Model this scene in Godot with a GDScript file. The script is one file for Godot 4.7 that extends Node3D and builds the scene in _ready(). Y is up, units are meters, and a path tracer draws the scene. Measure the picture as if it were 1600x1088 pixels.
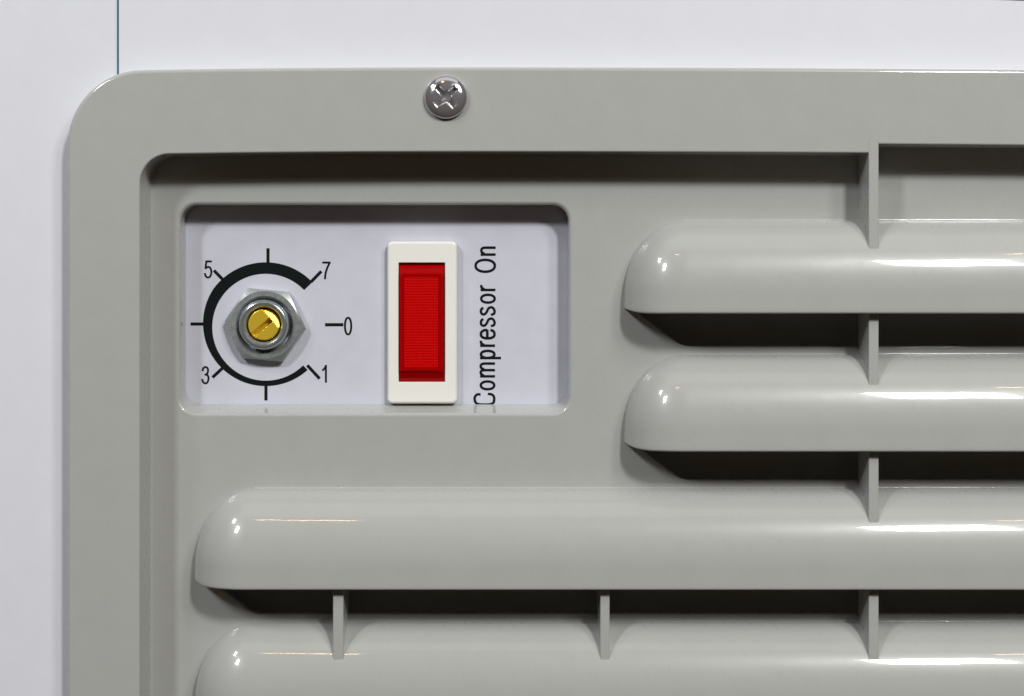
extends Node3D
# One unit of the drawing below is 0.125 mm; the plane z = 0 is the front face of the moulded cover, y up.
const U := 0.000125
const EYE := 296.0 / 0.125            # distance of the eye from the cover's front, in units
const FLOOR := -64.0                  # recessed panel of the cover
const PLATE := -107.0                 # printed control plate behind the window
const CAB := -40.0                    # face of the white cabinet
const HOOD := 80.0                    # how far a louvre stands out of the recessed panel

var plastic: StandardMaterial3D
var paint: StandardMaterial3D
var ink: StandardMaterial3D

# ---------------------------------------------------------------- helpers
class Shape:
	var st := SurfaceTool.new()
	var group := 0
	func _init() -> void:
		st.begin(Mesh.PRIMITIVE_TRIANGLES)
	func sharp() -> void:
		group += 1
	func tri(a: Vector3, b: Vector3, c: Vector3) -> void:
		st.set_smooth_group(group)
		for p in [a, b, c]:
			st.set_uv(Vector2(p.x, -p.y) * 0.01)
			st.add_vertex(p)
	func quad(a: Vector3, b: Vector3, c: Vector3, d: Vector3) -> void:
		tri(a, b, c)
		tri(a, c, d)
	# skins a list of equally long loops
	func loft(loops: Array, closed := true) -> void:
		for k in loops.size() - 1:
			var p: PackedVector3Array = loops[k]
			var q: PackedVector3Array = loops[k + 1]
			var n := p.size()
			for i in (n if closed else n - 1):
				var j := (i + 1) % n
				quad(p[i], q[i], q[j], p[j])
	func fill(outer: PackedVector2Array, holes: Array, z: float) -> void:
		var poly := outer
		for h in holes:
			var hole: PackedVector2Array = h
			var bi := 0
			var bj := 0
			var best := INF
			for i in poly.size():
				for j in hole.size():
					var d := poly[i].distance_squared_to(hole[j])
					if d < best:
						best = d
						bi = i
						bj = j
			var side := (hole[bj] - poly[bi]).orthogonal().normalized() * 0.004
			var joined := PackedVector2Array()
			for i in bi + 1:
				joined.append(poly[i])
			for j in hole.size():
				joined.append(hole[posmod(bj - j, hole.size())])
			joined.append(hole[bj] + side)
			joined.append(poly[bi] + side)
			for i in range(bi + 1, poly.size()):
				joined.append(poly[i])
			poly = joined
		var t := Geometry2D.triangulate_polygon(poly)
		if t.is_empty():
			t = Geometry2D.triangulate_polygon(poly.duplicate())
			print("fill failed ", poly.size())
		for k in range(0, t.size(), 3):
			var a := poly[t[k]]
			var b := poly[t[k + 1]]
			var c := poly[t[k + 2]]
			if (b - a).cross(c - a) > 0.0:
				var s := b
				b = c
				c = s
			tri(Vector3(a.x, a.y, z), Vector3(b.x, b.y, z), Vector3(c.x, c.y, z))
	func box(lo: Vector3, hi: Vector3, ch := 0.0) -> void:
		# a block whose front (+z) edges carry a chamfer
		var o := PackedVector3Array([Vector3(lo.x, lo.y, 0), Vector3(hi.x, lo.y, 0), Vector3(hi.x, hi.y, 0), Vector3(lo.x, hi.y, 0)])
		var f := func(z: float, d: float) -> PackedVector3Array:
			var r := PackedVector3Array()
			var sx := [1, -1, -1, 1]
			var sy := [1, 1, -1, -1]
			for i in 4:
				r.append(Vector3(o[i].x + sx[i] * d, o[i].y + sy[i] * d, z))
			return r
		for pair in [[f.call(lo.z, 0.0), f.call(hi.z - ch, 0.0)], [f.call(hi.z - ch, 0.0), f.call(hi.z, ch)]]:
			for i in 4:
				sharp()
				var p: PackedVector3Array = pair[0]
				var q: PackedVector3Array = pair[1]
				var j := (i + 1) % 4
				quad(p[i], q[i], q[j], p[j])
		sharp()
		var t: PackedVector3Array = f.call(hi.z, ch)
		quad(t[0], t[3], t[2], t[1])
		sharp()
		var b: PackedVector3Array = f.call(lo.z, 0.0)
		quad(b[0], b[1], b[2], b[3])
	func commit() -> ArrayMesh:
		st.generate_normals()
		var a := st.commit_to_arrays()
		var v: PackedVector3Array = a[Mesh.ARRAY_VERTEX]
		for i in v.size():
			v[i] *= U
		a[Mesh.ARRAY_VERTEX] = v
		var m := ArrayMesh.new()
		m.add_surface_from_arrays(Mesh.PRIMITIVE_TRIANGLES, a)
		return m

func build(called: String, s: Shape, material: Material, parent: Node) -> MeshInstance3D:
	var o := MeshInstance3D.new()
	o.name = called
	o.mesh = s.commit()
	o.material_override = material
	parent.add_child(o, true)
	return o

func thing(called: String, label: String, category: String, at := Vector3.ZERO) -> Node3D:
	var o := Node3D.new()
	o.name = called
	o.position = at * U
	o.set_meta("label", label)
	o.set_meta("category", category)
	add_child(o, true)
	return o

# rounded polygon: corners run anticlockwise
func rounded(corners: PackedVector2Array, radii: PackedFloat32Array, seg := 12) -> PackedVector2Array:
	var out := PackedVector2Array()
	var n := corners.size()
	for i in n:
		var c := corners[i]
		var a := (corners[posmod(i - 1, n)] - c).normalized()
		var b := (corners[(i + 1) % n] - c).normalized()
		var r := maxf(radii[i], 0.02)
		var half := acos(clampf(a.dot(b), -1, 1)) / 2.0
		var mid := c + (a + b).normalized() * r / sin(half)
		var p := c + a * r / tan(half)
		var q := c + b * r / tan(half)
		var a0 := (p - mid).angle()
		var sweep := wrapf((q - mid).angle() - a0, -PI, PI)
		for k in seg + 1:
			out.append(mid + Vector2.from_angle(a0 + sweep * k / seg) * r)
	return out

# moves every edge of an anticlockwise outline inward by d, then rounds it
func inset(corners: PackedVector2Array, radii: PackedFloat32Array, d: float, seg := 12) -> PackedVector2Array:
	var c2 := PackedVector2Array()
	var r2 := PackedFloat32Array()
	var n := corners.size()
	for i in n:
		var c := corners[i]
		var e0 := (c - corners[posmod(i - 1, n)]).normalized()
		var e1 := (corners[(i + 1) % n] - c).normalized()
		var n0 := Vector2(-e0.y, e0.x)
		var n1 := Vector2(-e1.y, e1.x)
		c2.append(c + (n0 + n1) * d / (1.0 + n0.dot(n1)))
		r2.append(radii[i] - d if e0.cross(e1) > 0 else radii[i] + d)
	return rounded(c2, r2, seg)

func rect(l: float, b: float, r: float, t: float) -> PackedVector2Array:
	return PackedVector2Array([Vector2(l, b), Vector2(r, b), Vector2(r, t), Vector2(l, t)])

func lift(p: PackedVector2Array, z: float) -> PackedVector3Array:
	var out := PackedVector3Array()
	for v in p:
		out.append(Vector3(v.x, v.y, z))
	return out

func same(r: float, n := 4) -> PackedFloat32Array:
	var a := PackedFloat32Array()
	for i in n:
		a.append(r)
	return a

# the long top edge of the moulding is not quite straight: it has pulled up a little in the middle
func bowed(p: PackedVector2Array) -> PackedVector2Array:
	var out := PackedVector2Array()
	for v in p:
		var d := 0.0
		var x := clampf(v.x, -800, 900)
		if x < -100.0:
			d = 8.0 * pow((x + 100.0) / 650.0, 2)
		else:
			d = 4.0 * pow((x + 100.0) / 900.0, 2)
		out.append(Vector2(v.x, v.y - d * smoothstep(120.0, 300.0, v.y)))
	return out

# adds points along long straight edges, so that a bow can show in them
func dense(p: PackedVector2Array, parts := 14) -> PackedVector2Array:
	var out := PackedVector2Array()
	var n := p.size()
	for i in n:
		out.append(p[i])
		var q := p[(i + 1) % n]
		# the same count on every inset of an outline: decided by the place in the list
		if (i + 1) % 13 == 0:
			for k in range(1, parts):
				out.append(p[i].lerp(q, float(k) / parts))
	return out

func circle(r: float, n := 96, c := Vector2.ZERO) -> PackedVector2Array:
	var out := PackedVector2Array()
	for i in n:
		out.append(c + Vector2.from_angle(TAU * i / n) * r)
	return out

func lathe(s: Shape, profile: Array, n := 96) -> void:
	var loops := []
	for p in profile:
		loops.append(lift(circle(p.x, n), p.y))
	s.loft(loops)

# round face whose height is given by a function of x and y
func relief(s: Shape, radius: float, rings: int, spokes: int, height: Callable) -> void:
	var last := PackedVector3Array()
	for k in range(0, rings + 1):
		var loop := PackedVector3Array()
		for i in spokes:
			var p := Vector2.from_angle(TAU * i / spokes) * radius * maxf(k, 0.02) / rings
			loop.append(Vector3(p.x, p.y, height.call(p)))
		if k > 0:
			s.loft([loop, last])
		last = loop

func noise_map(seed_: int, freq: float, strength: float, size := 512, octaves := 3) -> NoiseTexture2D:
	var n := FastNoiseLite.new()
	n.noise_type = FastNoiseLite.TYPE_SIMPLEX_SMOOTH
	n.seed = seed_
	n.frequency = freq
	n.fractal_octaves = octaves
	var t := NoiseTexture2D.new()
	t.width = size
	t.height = size
	t.seamless = true
	t.noise = n
	t.as_normal_map = true
	t.bump_strength = strength
	return t

func tone_map(seed_: int, freq: float, lo: float, hi: float, size := 512) -> NoiseTexture2D:
	var n := FastNoiseLite.new()
	n.noise_type = FastNoiseLite.TYPE_SIMPLEX_SMOOTH
	n.seed = seed_
	n.frequency = freq
	n.fractal_octaves = 4
	var g := Gradient.new()
	g.set_color(0, Color(lo, lo, lo))
	g.set_color(1, Color(hi, hi, hi))
	var t := NoiseTexture2D.new()
	t.width = size
	t.height = size
	t.seamless = true
	t.noise = n
	t.color_ramp = g
	return t

func mat(linear: Color, rough: float, metal := 0.0) -> StandardMaterial3D:
	var m := StandardMaterial3D.new()
	m.albedo_color = linear.linear_to_srgb()
	m.roughness = rough
	m.metallic = metal
	return m

func textured(m: StandardMaterial3D, repeat_mm: float, normal: Texture2D, amount: float, rough: Texture2D = null, tone: Texture2D = null) -> void:
	m.uv1_triplanar = true
	m.uv1_scale = Vector3.ONE * 1000.0 / repeat_mm
	if normal:
		m.normal_enabled = true
		m.normal_texture = normal
		m.normal_scale = amount
	if rough:
		m.roughness_texture = rough
	if tone:
		m.albedo_texture = tone

func lamp(called: String, at: Vector3, size: Vector2, energy: float, color: Color, down := false) -> void:
	var l := AreaLight3D.new()
	l.name = called
	l.area_size = size
	l.area_normalize_energy = true
	l.light_energy = energy
	l.light_color = color
	l.area_range = 8.0
	l.area_attenuation = 2.0
	l.shadow_enabled = true
	add_child(l, true)
	l.position = at
	if down:
		l.rotation_degrees = Vector3(-90, 0, 0)
	else:
		l.look_at_from_position(at, Vector3.ZERO, Vector3.UP)

# ---------------------------------------------------------------- the scene
func _ready() -> void:
	var cam := Camera3D.new()
	cam.name = "camera"
	cam.position = Vector3(0, 0, EYE * U)
	cam.fov = rad_to_deg(2.0 * atan(544.0 / EYE))
	cam.near = 0.01
	cam.far = 20.0
	add_child(cam)
	cam.make_current()

	var env := Environment.new()
	env.background_mode = Environment.BG_COLOR
	env.background_color = Color(0.026, 0.0145, 0.0065).linear_to_srgb()
	env.tonemap_mode = Environment.TONE_MAPPER_LINEAR
	env.tonemap_exposure = 1.0
	env.sdfgi_enabled = true
	env.ssao_enabled = true
	env.ssil_enabled = true
	var we := WorldEnvironment.new()
	we.name = "environment"
	we.environment = env
	add_child(we)

	# ceiling fixtures of the room the cabinet stands in
	lamp("ceiling_light", Vector3(0.386, 0.635, 0.84), Vector2(0.108, 0.125), 0.62, Color(1.0, 1.0, 0.99))
	lamp("ceiling_light", Vector3(0.69, 0.69, 0.84), Vector2(0.18, 0.42), 0.41, Color(1.0, 1.0, 0.99))
	lamp("ceiling_light", Vector3(-0.66, 0.665, 0.84), Vector2(0.12, 0.17), 0.51, Color(0.98, 0.99, 1.0))
	lamp("ceiling_light", Vector3(-0.65, 0.67, 0.48), Vector2(0.10, 0.11), 0.14, Color(0.98, 0.99, 1.0))
	lamp("bright_ceiling", Vector3(0.0, 1.4, 0.5), Vector2(1.6, 0.8), 0.28, Color(1.0, 0.99, 0.97))
	lamp("ceiling_tube", Vector3(-0.21, 0.93, 0.8), Vector2(0.11, 0.014), 0.022, Color(1.0, 0.82, 0.6))
	lamp("ceiling_tube", Vector3(0.545, 0.93, 0.8), Vector2(0.12, 0.014), 0.018, Color(1.0, 0.82, 0.6))

	make_materials()
	make_cabinet()
	make_cover()
	make_control_plate()
	make_switch()
	make_thermostat()
	make_screw()

func make_materials() -> void:
	plastic = mat(Color(0.44, 0.446, 0.428), 0.32)
	plastic.metallic_specular = 0.35
	plastic.clearcoat_enabled = true
	plastic.clearcoat = 0.75
	plastic.clearcoat_roughness = 0.045
	textured(plastic, 26.0, null, 0.0, tone_map(5, 0.02, 0.8, 1.0), tone_map(8, 0.006, 0.985, 1.0))
	paint = mat(Color(0.755, 0.765, 0.82), 0.30)
	textured(paint, 40.0, null, 0.0, null, tone_map(12, 0.006, 0.99, 1.0))
	ink = mat(Color(0.006, 0.009, 0.009), 0.6)
	ink.metallic_specular = 0.2

func make_cabinet() -> void:
	var t := thing("appliance_cabinet", "white painted metal cabinet with a thin blue joint, behind the grey cover", "cabinet")
	# left panel, rounded at the joint
	var s := Shape.new()
	s.sharp()
	s.quad(Vector3(-2600, -2200, CAB), Vector3(-2600, 2200, CAB), Vector3(-630.4, 2200, CAB), Vector3(-630.4, -2200, CAB))
	s.sharp()
	var loops := []
	for k in 6:
		var a := PI / 2 * k / 5
		var x := -630.4 + 3.0 * sin(a)
		var z := CAB - 3.0 * (1.0 - cos(a))
		loops.append(PackedVector3Array([Vector3(x, -2200, z), Vector3(x, 2200, z)]))
	loops.append(PackedVector3Array([Vector3(-627.4, -2200, CAB - 30), Vector3(-627.4, 2200, CAB - 30)]))
	s.loft(loops, false)
	build("left_panel", s, paint, t)
	# pale blue edge of the protective film in the joint
	s = Shape.new()
	s.box(Vector3(-631.0, -2200, CAB - 2.0), Vector3(-628.0, 2200, CAB + 0.15))
	build("film_edge", s, mat(Color(0.60, 0.71, 0.76), 0.35), t)
	s = Shape.new()
	s.box(Vector3(-629.0, -2200, CAB - 30.0), Vector3(-622.0, 2200, CAB - 1.2))
	build("joint_seal", s, mat(Color(0.045, 0.085, 0.17), 0.5), t)
	# main panel with the cut-out that the cover closes
	s = Shape.new()
	s.sharp()
	var top := PackedVector2Array([Vector2(-624.0, -2200), Vector2(2600, -2200), Vector2(2600, 484.7), Vector2(813, 551.7), Vector2(773, 553.2), Vector2(-624.0, 605.6)])
	var hole := rect(-610, -760, 1215, 380)
	s.fill(top, [hole], CAB)
	s.sharp()
	s.loft([lift(hole, CAB - 14), lift(hole, CAB)])
	s.sharp()
	loops = []
	for k in 5:
		var a := PI / 2 * k / 4
		var x := -624.0 - 1.4 * sin(a)
		var z := CAB - 1.4 * (1.0 - cos(a))
		loops.append(PackedVector3Array([Vector3(x, 605, z), Vector3(x, -2200, z)]))
	loops.append(PackedVector3Array([Vector3(-625.4, 605, CAB - 30), Vector3(-625.4, -2200, CAB - 30)]))
	s.loft(loops, false)
	s.sharp()
	s.quad(Vector3(-624, 605.6, CAB), Vector3(-624, 605.6, CAB - 30), Vector3(2600, 484.7, CAB - 30), Vector3(2600, 484.7, CAB))
	build("front_panel", s, paint, t)
	s = Shape.new()
	s.sharp()
	s.quad(Vector3(-624, 608.0, CAB - 6), Vector3(-624, 2200, CAB - 6), Vector3(2600, 2200, CAB - 6), Vector3(2600, 487.1, CAB - 6))
	s.sharp()
	s.quad(Vector3(-624, 608.0, CAB - 6), Vector3(2600, 487.1, CAB - 6), Vector3(2600, 487.1, CAB - 36), Vector3(-624, 608.0, CAB - 36))
	build("upper_trim", s, mat(Color(0.16, 0.16, 0.17), 0.4), t)
	# dark hollow behind the cover
	s = Shape.new()
	s.sharp()
	s.box(Vector3(-690, -840, -620), Vector3(1290, 460, -600))
	for e in [[-690, -840, -680, 460], [1280, -840, 1290, 460], [-680, -840, 1280, -830], [-680, 450, 1280, 460]]:
		s.box(Vector3(e[0], e[1], -600), Vector3(e[2], e[3], CAB - 16))
	build("inner_housing", s, mat(Color(0.03, 0.03, 0.03), 0.7), t)

# top edges and the ends of the four louvres
const TOPS := [204.4, -10.3, -225.0, -439.7]
const ENDS := [275.0, 275.0, -412.0, -412.0]
const RIGHT := 1000.0

func make_cover() -> void:
	var t := thing("ventilation_cover", "grey moulded plastic ventilation cover with louvres and a control window", "vent cover")
	# frame
	var oc := rect(-696, -800, 1260, 440)
	var orad := PackedFloat32Array([115, 115, 115, 115])
	var ic := PackedVector2Array([Vector2(-582, -690), Vector2(1146, -690), Vector2(1146, 321), Vector2(573.2, 321), Vector2(573.2, 307), Vector2(-582, 307)])
	var irad := PackedFloat32Array([45, 45, 45, 0.4, 0.4, 45])
	var outer := func(d: float, z: float) -> PackedVector3Array:
		return lift(bowed(dense(inset(oc, orad, d))), z)
	var inner := func(d: float, z: float) -> PackedVector3Array:
		return lift(bowed(dense(inset(ic, irad, d))), z)
	var s := Shape.new()
	var loops := [outer.call(-1.0, CAB + 0.4)]
	for k in 8:
		var a := PI / 2 * k / 7
		loops.append(outer.call(6.5 * (1 - cos(a)), -6.5 + 6.5 * sin(a)))
	s.loft(loops)
	s.sharp()
	s.fill(bowed(dense(inset(oc, orad, 6.5))), [bowed(dense(inset(ic, irad, -2.4)))], 0.0)
	s.sharp()
	loops = []
	for k in 6:
		var a := PI / 2 * k / 5
		loops.append(inner.call(-2.4 * (1 - sin(a)), -2.4 * (1 - cos(a))))
	ic = PackedVector2Array([Vector2(-582, -690), Vector2(1146, -690), Vector2(1146, 330), Vector2(573.2, 330), Vector2(573.2, 316), Vector2(-582, 316)])
	inner = func(d: float, z: float) -> PackedVector3Array:
		return lift(bowed(dense(inset(ic, irad, d))), z)
	loops.append(inner.call(2.0, FLOOR + 4.0))
	for k in range(1, 6):
		var a := PI / 2 * k / 5
		loops.append(inner.call(2.0 + 4.0 * (1 - cos(a)), FLOOR + 4.0 - 4.0 * sin(a)))
	s.loft(loops)
	build("frame", s, plastic, t)
	# recessed panel, pierced by the control window and by a slot behind every louvre
	var wc := rect(-533, -104, 91, 230)
	var wr := same(26)
	s = Shape.new()
	var holes := [inset(wc, wr, -6.0)]
	var slots := []
	for k in 4:
		var y: float = TOPS[k]
		slots.append(PackedVector2Array([Vector2(ENDS[k] - 74, y - 146), Vector2(ENDS[k] - 2, y - 201), Vector2(RIGHT + 2, y - 201), Vector2(RIGHT + 74, y - 146), Vector2(RIGHT + 30, y - 24), Vector2(ENDS[k] - 30, y - 24)]))
	s.sharp()
	for h in slots:
		holes.append(inset(h, PackedFloat32Array([14, 42, 42, 14, 14, 14]), -3.0))
	s.fill(bowed(dense(inset(ic, irad, 6.0))), holes, FLOOR)
	for h in slots:
		s.sharp()
		loops = []
		for k in 5:
			var a := PI / 2 * k / 4
			loops.append(lift(inset(h, PackedFloat32Array([14, 42, 42, 14, 14, 14]), -3.0 * (1 - sin(a))), FLOOR - 3.0 * (1 - cos(a))))
		loops.append(lift(inset(h, PackedFloat32Array([14, 42, 42, 14, 14, 14]), 0.0), FLOOR - 14))
		s.loft(loops)
	build("recessed_panel", s, plastic, t)
	# sheet behind the slots that screens the inside
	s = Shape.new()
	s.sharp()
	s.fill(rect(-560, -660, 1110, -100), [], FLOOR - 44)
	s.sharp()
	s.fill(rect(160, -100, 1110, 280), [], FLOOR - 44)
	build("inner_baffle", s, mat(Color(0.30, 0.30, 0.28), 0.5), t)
	# rim of the control window: rounded edge and wall down to the printed plate
	s = Shape.new()
	loops = []
	for k in 8:
		var a := PI / 2 * k / 7
		loops.append(lift(inset(wc, wr, -6.0 * (1 - sin(a))), FLOOR - 6.0 * (1 - cos(a))))
	var deep := rect(-533, -92, 90, 234)
	loops.append(lift(inset(deep, wr, 0.0), PLATE + 0.3))
	s.loft(loops)
	build("window_rim", s, plastic, t)
	for k in 4:
		build("louvre_slat", louvre(ENDS[k], RIGHT, TOPS[k], k), plastic, t)
	# upright ribs between the louvres, flush with the frame
	rib(t, 557.6, 573.2, 329.0, TOPS[0] - 58, 0.5)
	for k in 3:
		rib(t, 557.8, 573.4, TOPS[k] - 140, TOPS[k + 1] - 58, -0.4)
	rib(t, -280.0, -263.6, TOPS[2] - 140, TOPS[3] - 58, -0.4)
	rib(t, 138.0, 152.6, TOPS[2] - 140, TOPS[3] - 58, -0.4)

func rib(t: Node3D, l: float, r: float, top: float, low: float, z: float) -> void:
	var s := Shape.new()
	var sec := [[-1.6, FLOOR - 2.0], [0.0, z - 1.3], [0.35, z - 0.4], [1.2, z]]
	var left := []
	for p in sec:
		left.append(PackedVector3Array([Vector3(l + p[0], low, p[1]), Vector3(l + p[0], top, p[1])]))
	var right := []
	for i in range(3, -1, -1):
		right.append(PackedVector3Array([Vector3(r - sec[i][0], low, sec[i][1]), Vector3(r - sec[i][0], top, sec[i][1])]))
	s.loft([left[0], left[1]], false)
	s.sharp()
	s.loft([left[1], left[2], left[3]], false)
	s.sharp()
	s.loft([left[3], right[0]], false)
	s.sharp()
	s.loft([right[0], right[1], right[2]], false)
	s.sharp()
	s.loft([right[2], right[3]], false)
	for e in [[0, low], [1, top]]:
		s.sharp()
		var y: float = e[1]
		s.quad(Vector3(l - 1.6, y, FLOOR - 2), Vector3(l, y, z - 1), Vector3(r, y, z - 1), Vector3(r + 1.6, y, FLOOR - 2))
	build("support_rib", s, plastic, t)

# a hood with rounded ends, open below: its profile swept along x and turned about an upright axis at both ends
func louvre(xl: float, xr: float, top: float, seed_: int) -> Shape:
	var prof := PackedVector2Array()     # (distance from the panel, height)
	for k in 6:
		var a := PI / 2 * k / 5
		prof.append(Vector2(2.0 * (1 - cos(a)), top + 2.0 - 2.0 * sin(a)))
	for k in range(1, 33):
		var a := 0.06 + (PI / 2 - 0.06) * k / 32
		prof.append(Vector2(HOOD * sin(a), top - 121.0 + 121.0 * cos(a)))
	for k in range(1, 5):
		prof.append(Vector2(HOOD + 0.15 * k, top - 121.0 - 6.6 * k))
	for k in range(1, 6):
		var a := PI / 2 * k / 5
		prof.append(Vector2(HOOD + 0.6 - 3.0 * (1 - cos(a)), top - 147.9 - 3.0 * sin(a)))
	prof.append(Vector2(HOOD - 9.0, top - 150.9))
	prof.append(Vector2(HOOD - 11.0, top - 149.0))
	for k in range(0, 17):
		var a := PI / 2 * (1.0 - k / 16.0)
		prof.append(Vector2((HOOD - 12.0) * sin(a), top - 121.0 + 107.0 * cos(a)))
	var loops := []
	var add := func(cx: float, sx: float, phi: float) -> void:
		var l := PackedVector3Array()
		for p in prof:
			var y := p.y
			if y < top - 121.0:
				y = top - 121.0 + (y - top + 121.0) * (1.0 - 0.32 * pow(sin(phi), 7.0))
			l.append(Vector3(cx + sx * 1.19 * p.x * sin(phi), y, FLOOR + p.x * cos(phi)))
		loops.append(l)
	for k in 25:
		add.call(xl, -1.0, PI / 2 * (1.0 - k / 24.0))
	for k in range(1, 80):
		add.call(lerpf(xl, xr, k / 80.0), 0.0, 0.0)
	for k in 25:
		add.call(xr, 1.0, PI / 2 * k / 24.0)
	# the moulding has sunk and swelled by a few thousandths of a millimetre
	var wave := FastNoiseLite.new()
	wave.seed = 70 + seed_
	wave.frequency = 0.011
	wave.fractal_octaves = 2
	for l in loops.size():
		var loop: PackedVector3Array = loops[l]
		for i in loop.size():
			var p := loop[i]
			loop[i] = p + Vector3(0, 0, 0.16 * wave.get_noise_3d(p.x, p.y * 1.6, p.z) * clampf((p.z - FLOOR) / 20.0, 0.0, 1.0))
		loops[l] = loop
	var s := Shape.new()
	s.loft(loops, false)
	return s

# ---------------------------------------------------------------- control plate with its print
func make_control_plate() -> void:
	var t := thing("control_plate", "bluish white control plate printed with a black 1 to 7 dial scale, inside the window", "label plate", Vector3(0, 0, PLATE))
	var s := Shape.new()
	s.box(Vector3(-570, -130, -6), Vector3(125, 260, 0))
	var m := mat(Color(0.63, 0.64, 0.725), 0.45)
	textured(m, 30.0, null, 0.0, null, tone_map(22, 0.01, 0.975, 1.0))
	build("plate", s, m, t)
	var f := (EYE - PLATE) / EYE
	# photograph pixels to places on the plate
	var at := func(x: float, y: float) -> Vector2:
		return Vector2((x - 800.0) * f, (544.0 - y) * f)
	var z := 0.22
	# crescent that grows from 1 to 7
	s = Shape.new()
	var ci: Vector2 = at.call(415, 511.5)
	var ri := 83.5 * f
	var co: Vector2 = at.call(415, 505.5)
	var ro := 98.0 * f
	var inn := PackedVector3Array()
	var out := PackedVector3Array()
	for k in 97:
		var a := deg_to_rad(44.0) + deg_to_rad(270.5) * k / 96
		var d := Vector2.from_angle(a)
		inn.append(Vector3(ci.x + d.x * ri, ci.y + d.y * ri, z))
		var e := ci - co
		var b := e.dot(d)
		var r := -b + sqrt(b * b - e.length_squared() + ro * ro)
		r = minf(r, 101.5 * f)
		out.append(Vector3(ci.x + d.x * r, ci.y + d.y * r, z))
	s.loft([inn, out], false)
	build("scale_arc", s, ink, t)
	for e in [[486.0, 440.5, 502.0, 424.0], [418.6, 411.0, 418.6, 388.0], [349.0, 438.0, 334.0, 422.6], [319.0, 506.5, 297.5, 506.5], [348.5, 574.5, 331.8, 590.0], [415.4, 601.0, 415.4, 626.0], [480.0, 571.0, 499.4, 592.0], [507.7, 507.6, 536.3, 507.6]]:
		var a: Vector2 = at.call(e[0], e[1])
		var b: Vector2 = at.call(e[2], e[3])
		var side := (b - a).normalized().orthogonal() * 2.6
		s = Shape.new()
		s.quad(Vector3(a.x + side.x, a.y + side.y, z + 0.02), Vector3(b.x + side.x, b.y + side.y, z + 0.02), Vector3(b.x - side.x, b.y - side.y, z + 0.02), Vector3(a.x - side.x, a.y - side.y, z + 0.02))
		build("scale_tick", s, ink, t)
	# numerals and writing: pen strokes of even width, measured on a grid of (x, y, step) per block
	var block := func(called: String, o: Vector2, step: float, pen: float, strokes: Array) -> void:
		var sh := Shape.new()
		var n := 0
		for k in strokes:
			var pts := PackedVector2Array()
			for q in range(1, k.size(), 2):
				pts.append(at.call(o.x + k[q] / step, o.y + k[q + 1] / step))
			var kind: String = k[0]
			if kind == "o":
				# a ring: centre, then its half width and half height
				var c: Vector2 = pts[0]
				var rx: float = k[3] / step * f
				var ry: float = k[4] / step * f
				pts = PackedVector2Array()
				for q in 41:
					var d := Vector2.from_angle(TAU * q / 40)
					pts.append(c + Vector2(signf(d.x) * pow(absf(d.x), 0.93) * rx, signf(d.y) * pow(absf(d.y), 0.93) * ry))
			elif kind == "c":
				pts = smooth_line(pts)
			pen_stroke(sh, pts, pen * f / 2.0, z + 0.03 * n)
			n += 1
		build(called, sh, ink, t)
	block.call("numeral", Vector2(296, 395), 21.77, 3.1, [["l", 757, 298, 570, 298, 540, 548], ["c", 535, 545, 590, 500, 650, 485, 710, 530, 738, 620, 735, 720, 700, 810, 630, 845, 570, 820, 535, 760, 522, 695]])
	block.call("numeral", Vector2(490, 395), 7.77, 3.2, [["l", 105, 120, 206, 120], ["c", 194, 122, 165, 185, 145, 250, 137, 322]])
	block.call("numeral", Vector2(490, 395), 7.77, 3.2, [["o", 418, 891, 38, 101]])
	block.call("numeral", Vector2(300, 560), 21.77, 3.1, [["c", 357, 440, 375, 350, 420, 308, 465, 302, 520, 330, 542, 400, 535, 470, 500, 530, 425, 568], ["c", 440, 562, 490, 562, 540, 600, 558, 690, 540, 780, 500, 840, 455, 855, 400, 835, 360, 780, 343, 705]])
	block.call("numeral", Vector2(470, 560), 21.77, 3.1, [["l", 852, 225, 852, 832], ["c", 728, 420, 790, 365, 848, 265]])
	var lower := []
	for k in [
			["c", 152, 846, 115, 845, 90, 868, 84, 900, 97, 938, 130, 956, 200, 960, 265, 956, 298, 935, 306, 895, 298, 862, 270, 843, 234, 840],
			["o", 230, 742, 76, 44],
			["l", 146, 640, 315, 640], ["c", 188, 632, 160, 615, 153, 595, 162, 578, 195, 570, 315, 570], ["c", 192, 563, 160, 545, 153, 525, 162, 505, 195, 495, 315, 495],
			["l", 146, 432, 383, 432], ["o", 232, 391, 76, 40],
			["l", 146, 292, 315, 292], ["c", 192, 285, 165, 270, 156, 254, 158, 236],
			["l", 228, 204, 228, 112], ["c", 228, 114, 190, 118, 162, 138, 155, 160, 164, 188, 192, 204, 232, 208, 275, 203, 303, 185, 309, 160, 303, 136, 285, 121, 262, 116]]:
		lower.append(k)
	block.call("lettering", Vector2(730, 500), 7.25, 4.0, lower)
	block.call("lettering", Vector2(730, 375), 7.25, 4.0, [
			["c", 182, 896, 162, 912, 155, 940, 165, 965, 187, 972, 207, 963, 226, 935, 241, 905, 265, 892, 290, 898, 308, 925, 309, 950, 298, 968, 268, 976],
			["c", 182, 768, 162, 784, 155, 812, 165, 837, 187, 844, 207, 835, 226, 807, 241, 777, 265, 764, 290, 770, 308, 797, 309, 822, 298, 840, 268, 848],
			["o", 235, 666, 76, 44],
			["l", 151, 567, 320, 567], ["c", 196, 560, 169, 545, 160, 529, 162, 511],
			["o", 204, 293, 109, 67],
			["l", 152, 166, 322, 166], ["c", 195, 158, 167, 140, 160, 119, 169, 98, 200, 88, 322, 88]])

func smooth_line(p: PackedVector2Array) -> PackedVector2Array:
	var out := PackedVector2Array()
	var n := p.size()
	for i in n - 1:
		for k in 6:
			out.append(p[i].cubic_interpolate(p[i + 1], p[maxi(i - 1, 0)], p[mini(i + 2, n - 1)], k / 6.0))
	out.append(p[n - 1])
	return out

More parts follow.
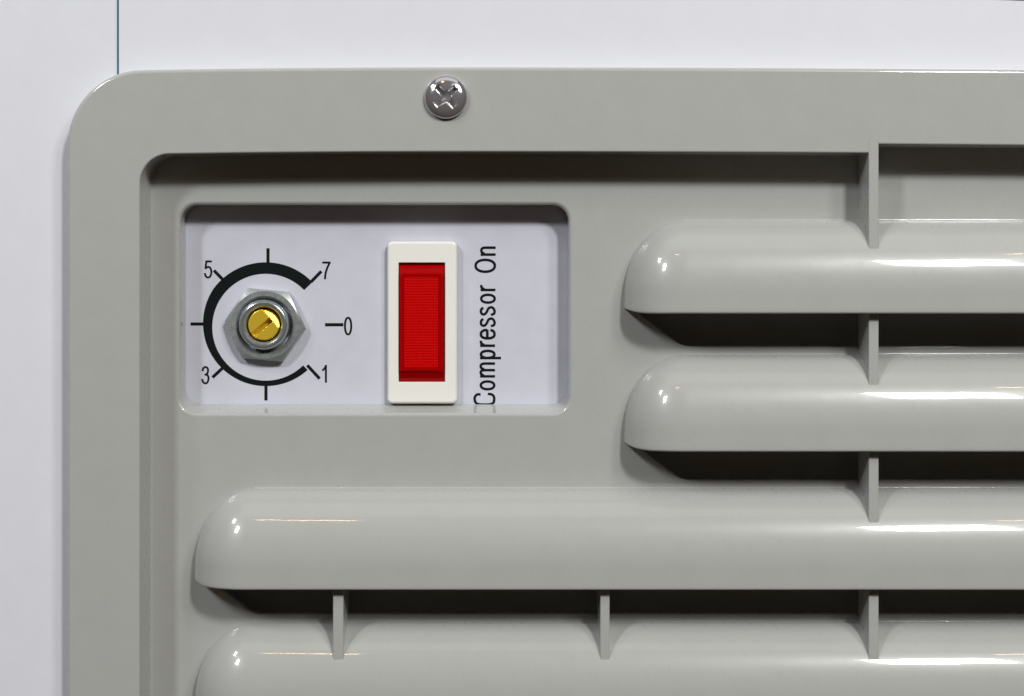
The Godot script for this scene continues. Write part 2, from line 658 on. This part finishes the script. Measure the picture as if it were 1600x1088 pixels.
# a flat pen line of even width along a list of points
func pen_stroke(s: Shape, p: PackedVector2Array, half: float, z: float) -> void:
	var a := PackedVector3Array()
	var b := PackedVector3Array()
	var n := p.size()
	var ring := p[0].distance_to(p[n - 1]) < 0.01
	for i in n:
		var u := (p[i] - p[(n - 2 if ring else 0) if i == 0 else i - 1]).normalized()
		var v := (p[(1 if ring else n - 1) if i == n - 1 else i + 1] - p[i]).normalized()
		if u == Vector2.ZERO:
			u = v
		if v == Vector2.ZERO:
			v = u
		var m := (u + v).normalized().orthogonal()
		var w := half / maxf(m.dot(u.orthogonal()), 0.6)
		a.append(Vector3(p[i].x + m.x * w, p[i].y + m.y * w, z))
		b.append(Vector3(p[i].x - m.x * w, p[i].y - m.y * w, z))
	s.loft([a, b], false)

# ---------------------------------------------------------------- rocker switch
func make_switch() -> void:
	var t := thing("rocker_switch", "red rocker switch in a cream bezel beside the upright writing", "switch", Vector3(-146, 41.5, PLATE))
	var bz := 16.0
	var oc := rect(-56.5, -131.8, 56.5, 131.9)
	var ic := rect(-38.2, -96.6, 37.2, 97.0)
	var cream := mat(Color(0.89, 0.875, 0.82), 0.28)
	textured(cream, 20.0, null, 0.0)
	var s := Shape.new()
	var loops := [lift(inset(oc, same(8.5), -0.6), 1.5)]
	for k in 8:
		var a := PI / 2 * k / 7
		loops.append(lift(inset(oc, same(8.5), 4.5 * (1 - cos(a))), bz - 4.5 + 4.5 * sin(a)))
	s.loft(loops)
	s.sharp()
	s.fill(inset(oc, same(8.5), 4.5), [inset(ic, same(1.2), -0.9, 4)], bz)
	s.sharp()
	s.loft([lift(inset(ic, same(1.2), -0.9, 4), bz), lift(inset(ic, same(1.2), -0.25, 4), bz - 0.3), lift(inset(ic, same(1.2), 0.0, 4), bz - 1.0), lift(inset(ic, same(1.2), 0.0, 4), 0.2)])
	build("bezel", s, cream, t)
	# rocker: sloping ends, raised face with thin rounded edges
	var red := mat(Color(0.36, 0.0005, 0.0008), 0.2)
	red.clearcoat_enabled = true
	red.clearcoat = 0.14
	red.metallic_specular = 0.12
	red.clearcoat_roughness = 0.05
	var face := rect(-36.2, -79.8, 34.4, 80.2)
	var rim := rect(-37.6, -96.0, 36.6, 96.4)
	s = Shape.new()
	s.loft([lift(inset(rim, same(1.0), 0.0, 4), 0.4), lift(inset(rim, same(1.0), 0.0, 4), bz - 7.0)])
	s.sharp()
	s.loft([lift(inset(rim, same(1.0), 0.0, 4), bz - 7.0), lift(inset(face, same(2.5), 0.0, 4), bz + 2.4)])
	s.sharp()
	loops = []
	for k in 5:
		var a := PI / 2 * k / 4
		loops.append(lift(inset(face, same(2.5), 2.2 * (1 - cos(a)), 4), bz + 2.4 + 2.2 * sin(a)))
	s.loft(loops)
	var win := rect(-29.5, -74.0, 27.0, 75.0)
	s.sharp()
	s.fill(inset(face, same(2.5), 2.2, 4), [inset(win, same(1.0), 0.0, 4)], bz + 4.6)
	var rocker := build("rocker", s, red, t)
	# field of small pyramids in the middle of the rocker
	var bright := mat(Color(0.56, 0.0003, 0.0006), 0.35)
	bright.metallic_specular = 0.22
	s = Shape.new()
	var nx := 13
	var ny := 34
	var base := bz + 3.4
	for i in nx:
		for j in ny:
			var x0 := lerpf(-29.5, 27.0, float(i) / nx)
			var x1 := lerpf(-29.5, 27.0, float(i + 1) / nx)
			var y0 := lerpf(-74.0, 75.0, float(j) / ny)
			var y1 := lerpf(-74.0, 75.0, float(j + 1) / ny)
			var top := Vector3((x0 + x1) / 2, (y0 + y1) / 2, base + 1.0)
			var q := [Vector3(x0, y0, base), Vector3(x1, y0, base), Vector3(x1, y1, base), Vector3(x0, y1, base)]
			for k in 4:
				s.sharp()
				s.tri(q[k], top, q[(k + 1) % 4])
	build("lens_grid", s, bright, rocker)

# ---------------------------------------------------------------- thermostat: spindle in its bush, and the nut that holds it
func make_thermostat() -> void:
	var c := Vector3(-401.5, 37.6, PLATE)
	var zinc := mat(Color(0.46, 0.495, 0.50), 0.32, 0.5)
	textured(zinc, 9.0, null, 0.0, tone_map(42, 0.03, 0.6, 1.0, 256), tone_map(43, 0.015, 0.87, 1.0, 256))
	var t := thing("hex_nut", "grey zinc hexagonal nut in the middle of the dial scale", "nut", c)
	var s := Shape.new()
	var n := 180
	var turn := deg_to_rad(-5.0)
	var hex := func(r_in: float, z0: float) -> PackedVector3Array:
		var l := PackedVector3Array()
		for i in n:
			var a := TAU * i / n
			var local := fposmod(a, PI / 3) - PI / 6
			var r := 57.2 / cos(local)
			var d := Vector2.from_angle(a + turn)
			l.append(Vector3(d.x * r, d.y * r, z0 if r_in < 0 else z0 - maxf(r - r_in, 0.0) * 0.62))
		return l
	var ring := func(r: float, z: float) -> PackedVector3Array:
		var l := PackedVector3Array()
		for i in n:
			var d := Vector2.from_angle(TAU * i / n + turn)
			l.append(Vector3(d.x * r, d.y * r, z))
		return l
	for e in 6:
		s.sharp()
		var up: PackedVector3Array = hex.call(55.0, 17.5)
		var low: PackedVector3Array = hex.call(-1.0, 0.2)
		for k in 30:
			var i := e * 30 + k
			var j := (i + 1) % n
			s.quad(low[i], up[i], up[j], low[j])
	s.sharp()
	s.loft([hex.call(55.0, 17.5), ring.call(54.8, 17.5)])
	s.sharp()
	s.loft([ring.call(54.8, 17.5), ring.call(47.0, 17.7)])
	s.sharp()
	s.loft([ring.call(47.0, 17.7), ring.call(44.2, 14.5), ring.call(44.2, 1.0)])
	build("nut", s, zinc, t)

	t = thing("thermostat_spindle", "slotted brass thermostat spindle in a grey threaded bush, inside the hexagonal nut", "spindle", c)
	s = Shape.new()
	lathe(s, [Vector2(40.4, 0.4), Vector2(40.4, 26.0)])
	s.sharp()
	lathe(s, [Vector2(40.4, 26.0), Vector2(40.0, 27.4), Vector2(38.2, 29.6), Vector2(37.0, 30.6), Vector2(35.6, 31.0)])
	s.sharp()
	lathe(s, [Vector2(35.6, 31.0), Vector2(33.4, 31.0), Vector2(31.6, 30.4)])
	s.sharp()
	lathe(s, [Vector2(31.6, 30.4), Vector2(29.0, 27.6), Vector2(28.0, 25.0), Vector2(28.0, 2.0)])
	var steel := mat(Color(0.40, 0.435, 0.45), 0.26, 0.7)
	textured(steel, 9.0, null, 0.0, tone_map(46, 0.04, 0.6, 1.0, 256))
	build("threaded_bush", s, steel, t)
	var brass := mat(Color(0.86, 0.60, 0.05), 0.28, 0.42)
	textured(brass, 6.0, null, 0.0, tone_map(52, 0.04, 0.6, 1.0, 256))
	s = Shape.new()
	var along := Vector2.from_angle(deg_to_rad(41.0))
	var across := Vector2.from_angle(deg_to_rad(131.0))
	relief(s, 25.2, 90, 240, func(p: Vector2) -> float:
		var r := p.length()
		var h := 27.0
		var edge := clampf((r - 23.2) / 2.0, 0.0, 1.0)
		h -= 2.0 * (1.0 - sqrt(1.0 - edge * edge))
		var a := p.dot(along)
		var b := p.dot(across) + 1.5
		if a > 14.6:
			var q := p - along * 14.6
			h = minf(h, lerpf(h, 24.5 - 0.24 * q.x - 0.30 * q.y, smoothstep(14.6, 15.4, a)))
		else:
			h -= 11.0 * (1.0 - smoothstep(3.7, 4.5, absf(b)))
		return h)
	s.sharp()
	lathe(s, [Vector2(25.2, 2.0), Vector2(25.2, 25.0)])
	build("brass_shaft", s, brass, t)

# ---------------------------------------------------------------- screw in the frame
func make_screw() -> void:
	var t := thing("cross_head_screw", "shiny cross-head screw in the top edge of the grey cover", "screw", Vector3(-103, 391.5, 0))
	var chrome := mat(Color(0.66, 0.65, 0.69), 0.14, 0.8)
	textured(chrome, 8.0, null, 0.0, tone_map(62, 0.03, 0.5, 1.0, 256))
	var s := Shape.new()
	var ax := Vector2.from_angle(deg_to_rad(42.0))
	var ay := Vector2.from_angle(deg_to_rad(131.0))
	relief(s, 33.8, 120, 300, func(p: Vector2) -> float:
		var r := p.length()
		var h := 4.0 + 11.5 * pow(maxf(1.0 - pow(r / 33.9, 2.6), 0.0), 0.6)
		var a := absf(p.dot(ax))
		var b := absf(p.dot(ay))
		var lng := maxf(a, b)
		var w := minf(a, b)
		var half := 6.9 - 0.06 * lng
		var inside := minf(half - w, 22.0 - lng)
		inside = maxf(inside, 9.5 - r)
		if inside > 0.0:
			h -= smoothstep(0.0, 2.2, inside) * (7.5 + 2.0 * clampf(1.0 - r / 9.0, 0.0, 1.0)) + (11.5 * pow(maxf(1.0 - pow(r / 33.9, 2.6), 0.0), 0.6) - 9.5) * smoothstep(0.0, 2.2, inside)
		return h)
	s.sharp()
	lathe(s, [Vector2(33.8, 0.1), Vector2(33.8, 4.05)])
	build("screw_head", s, chrome, t)
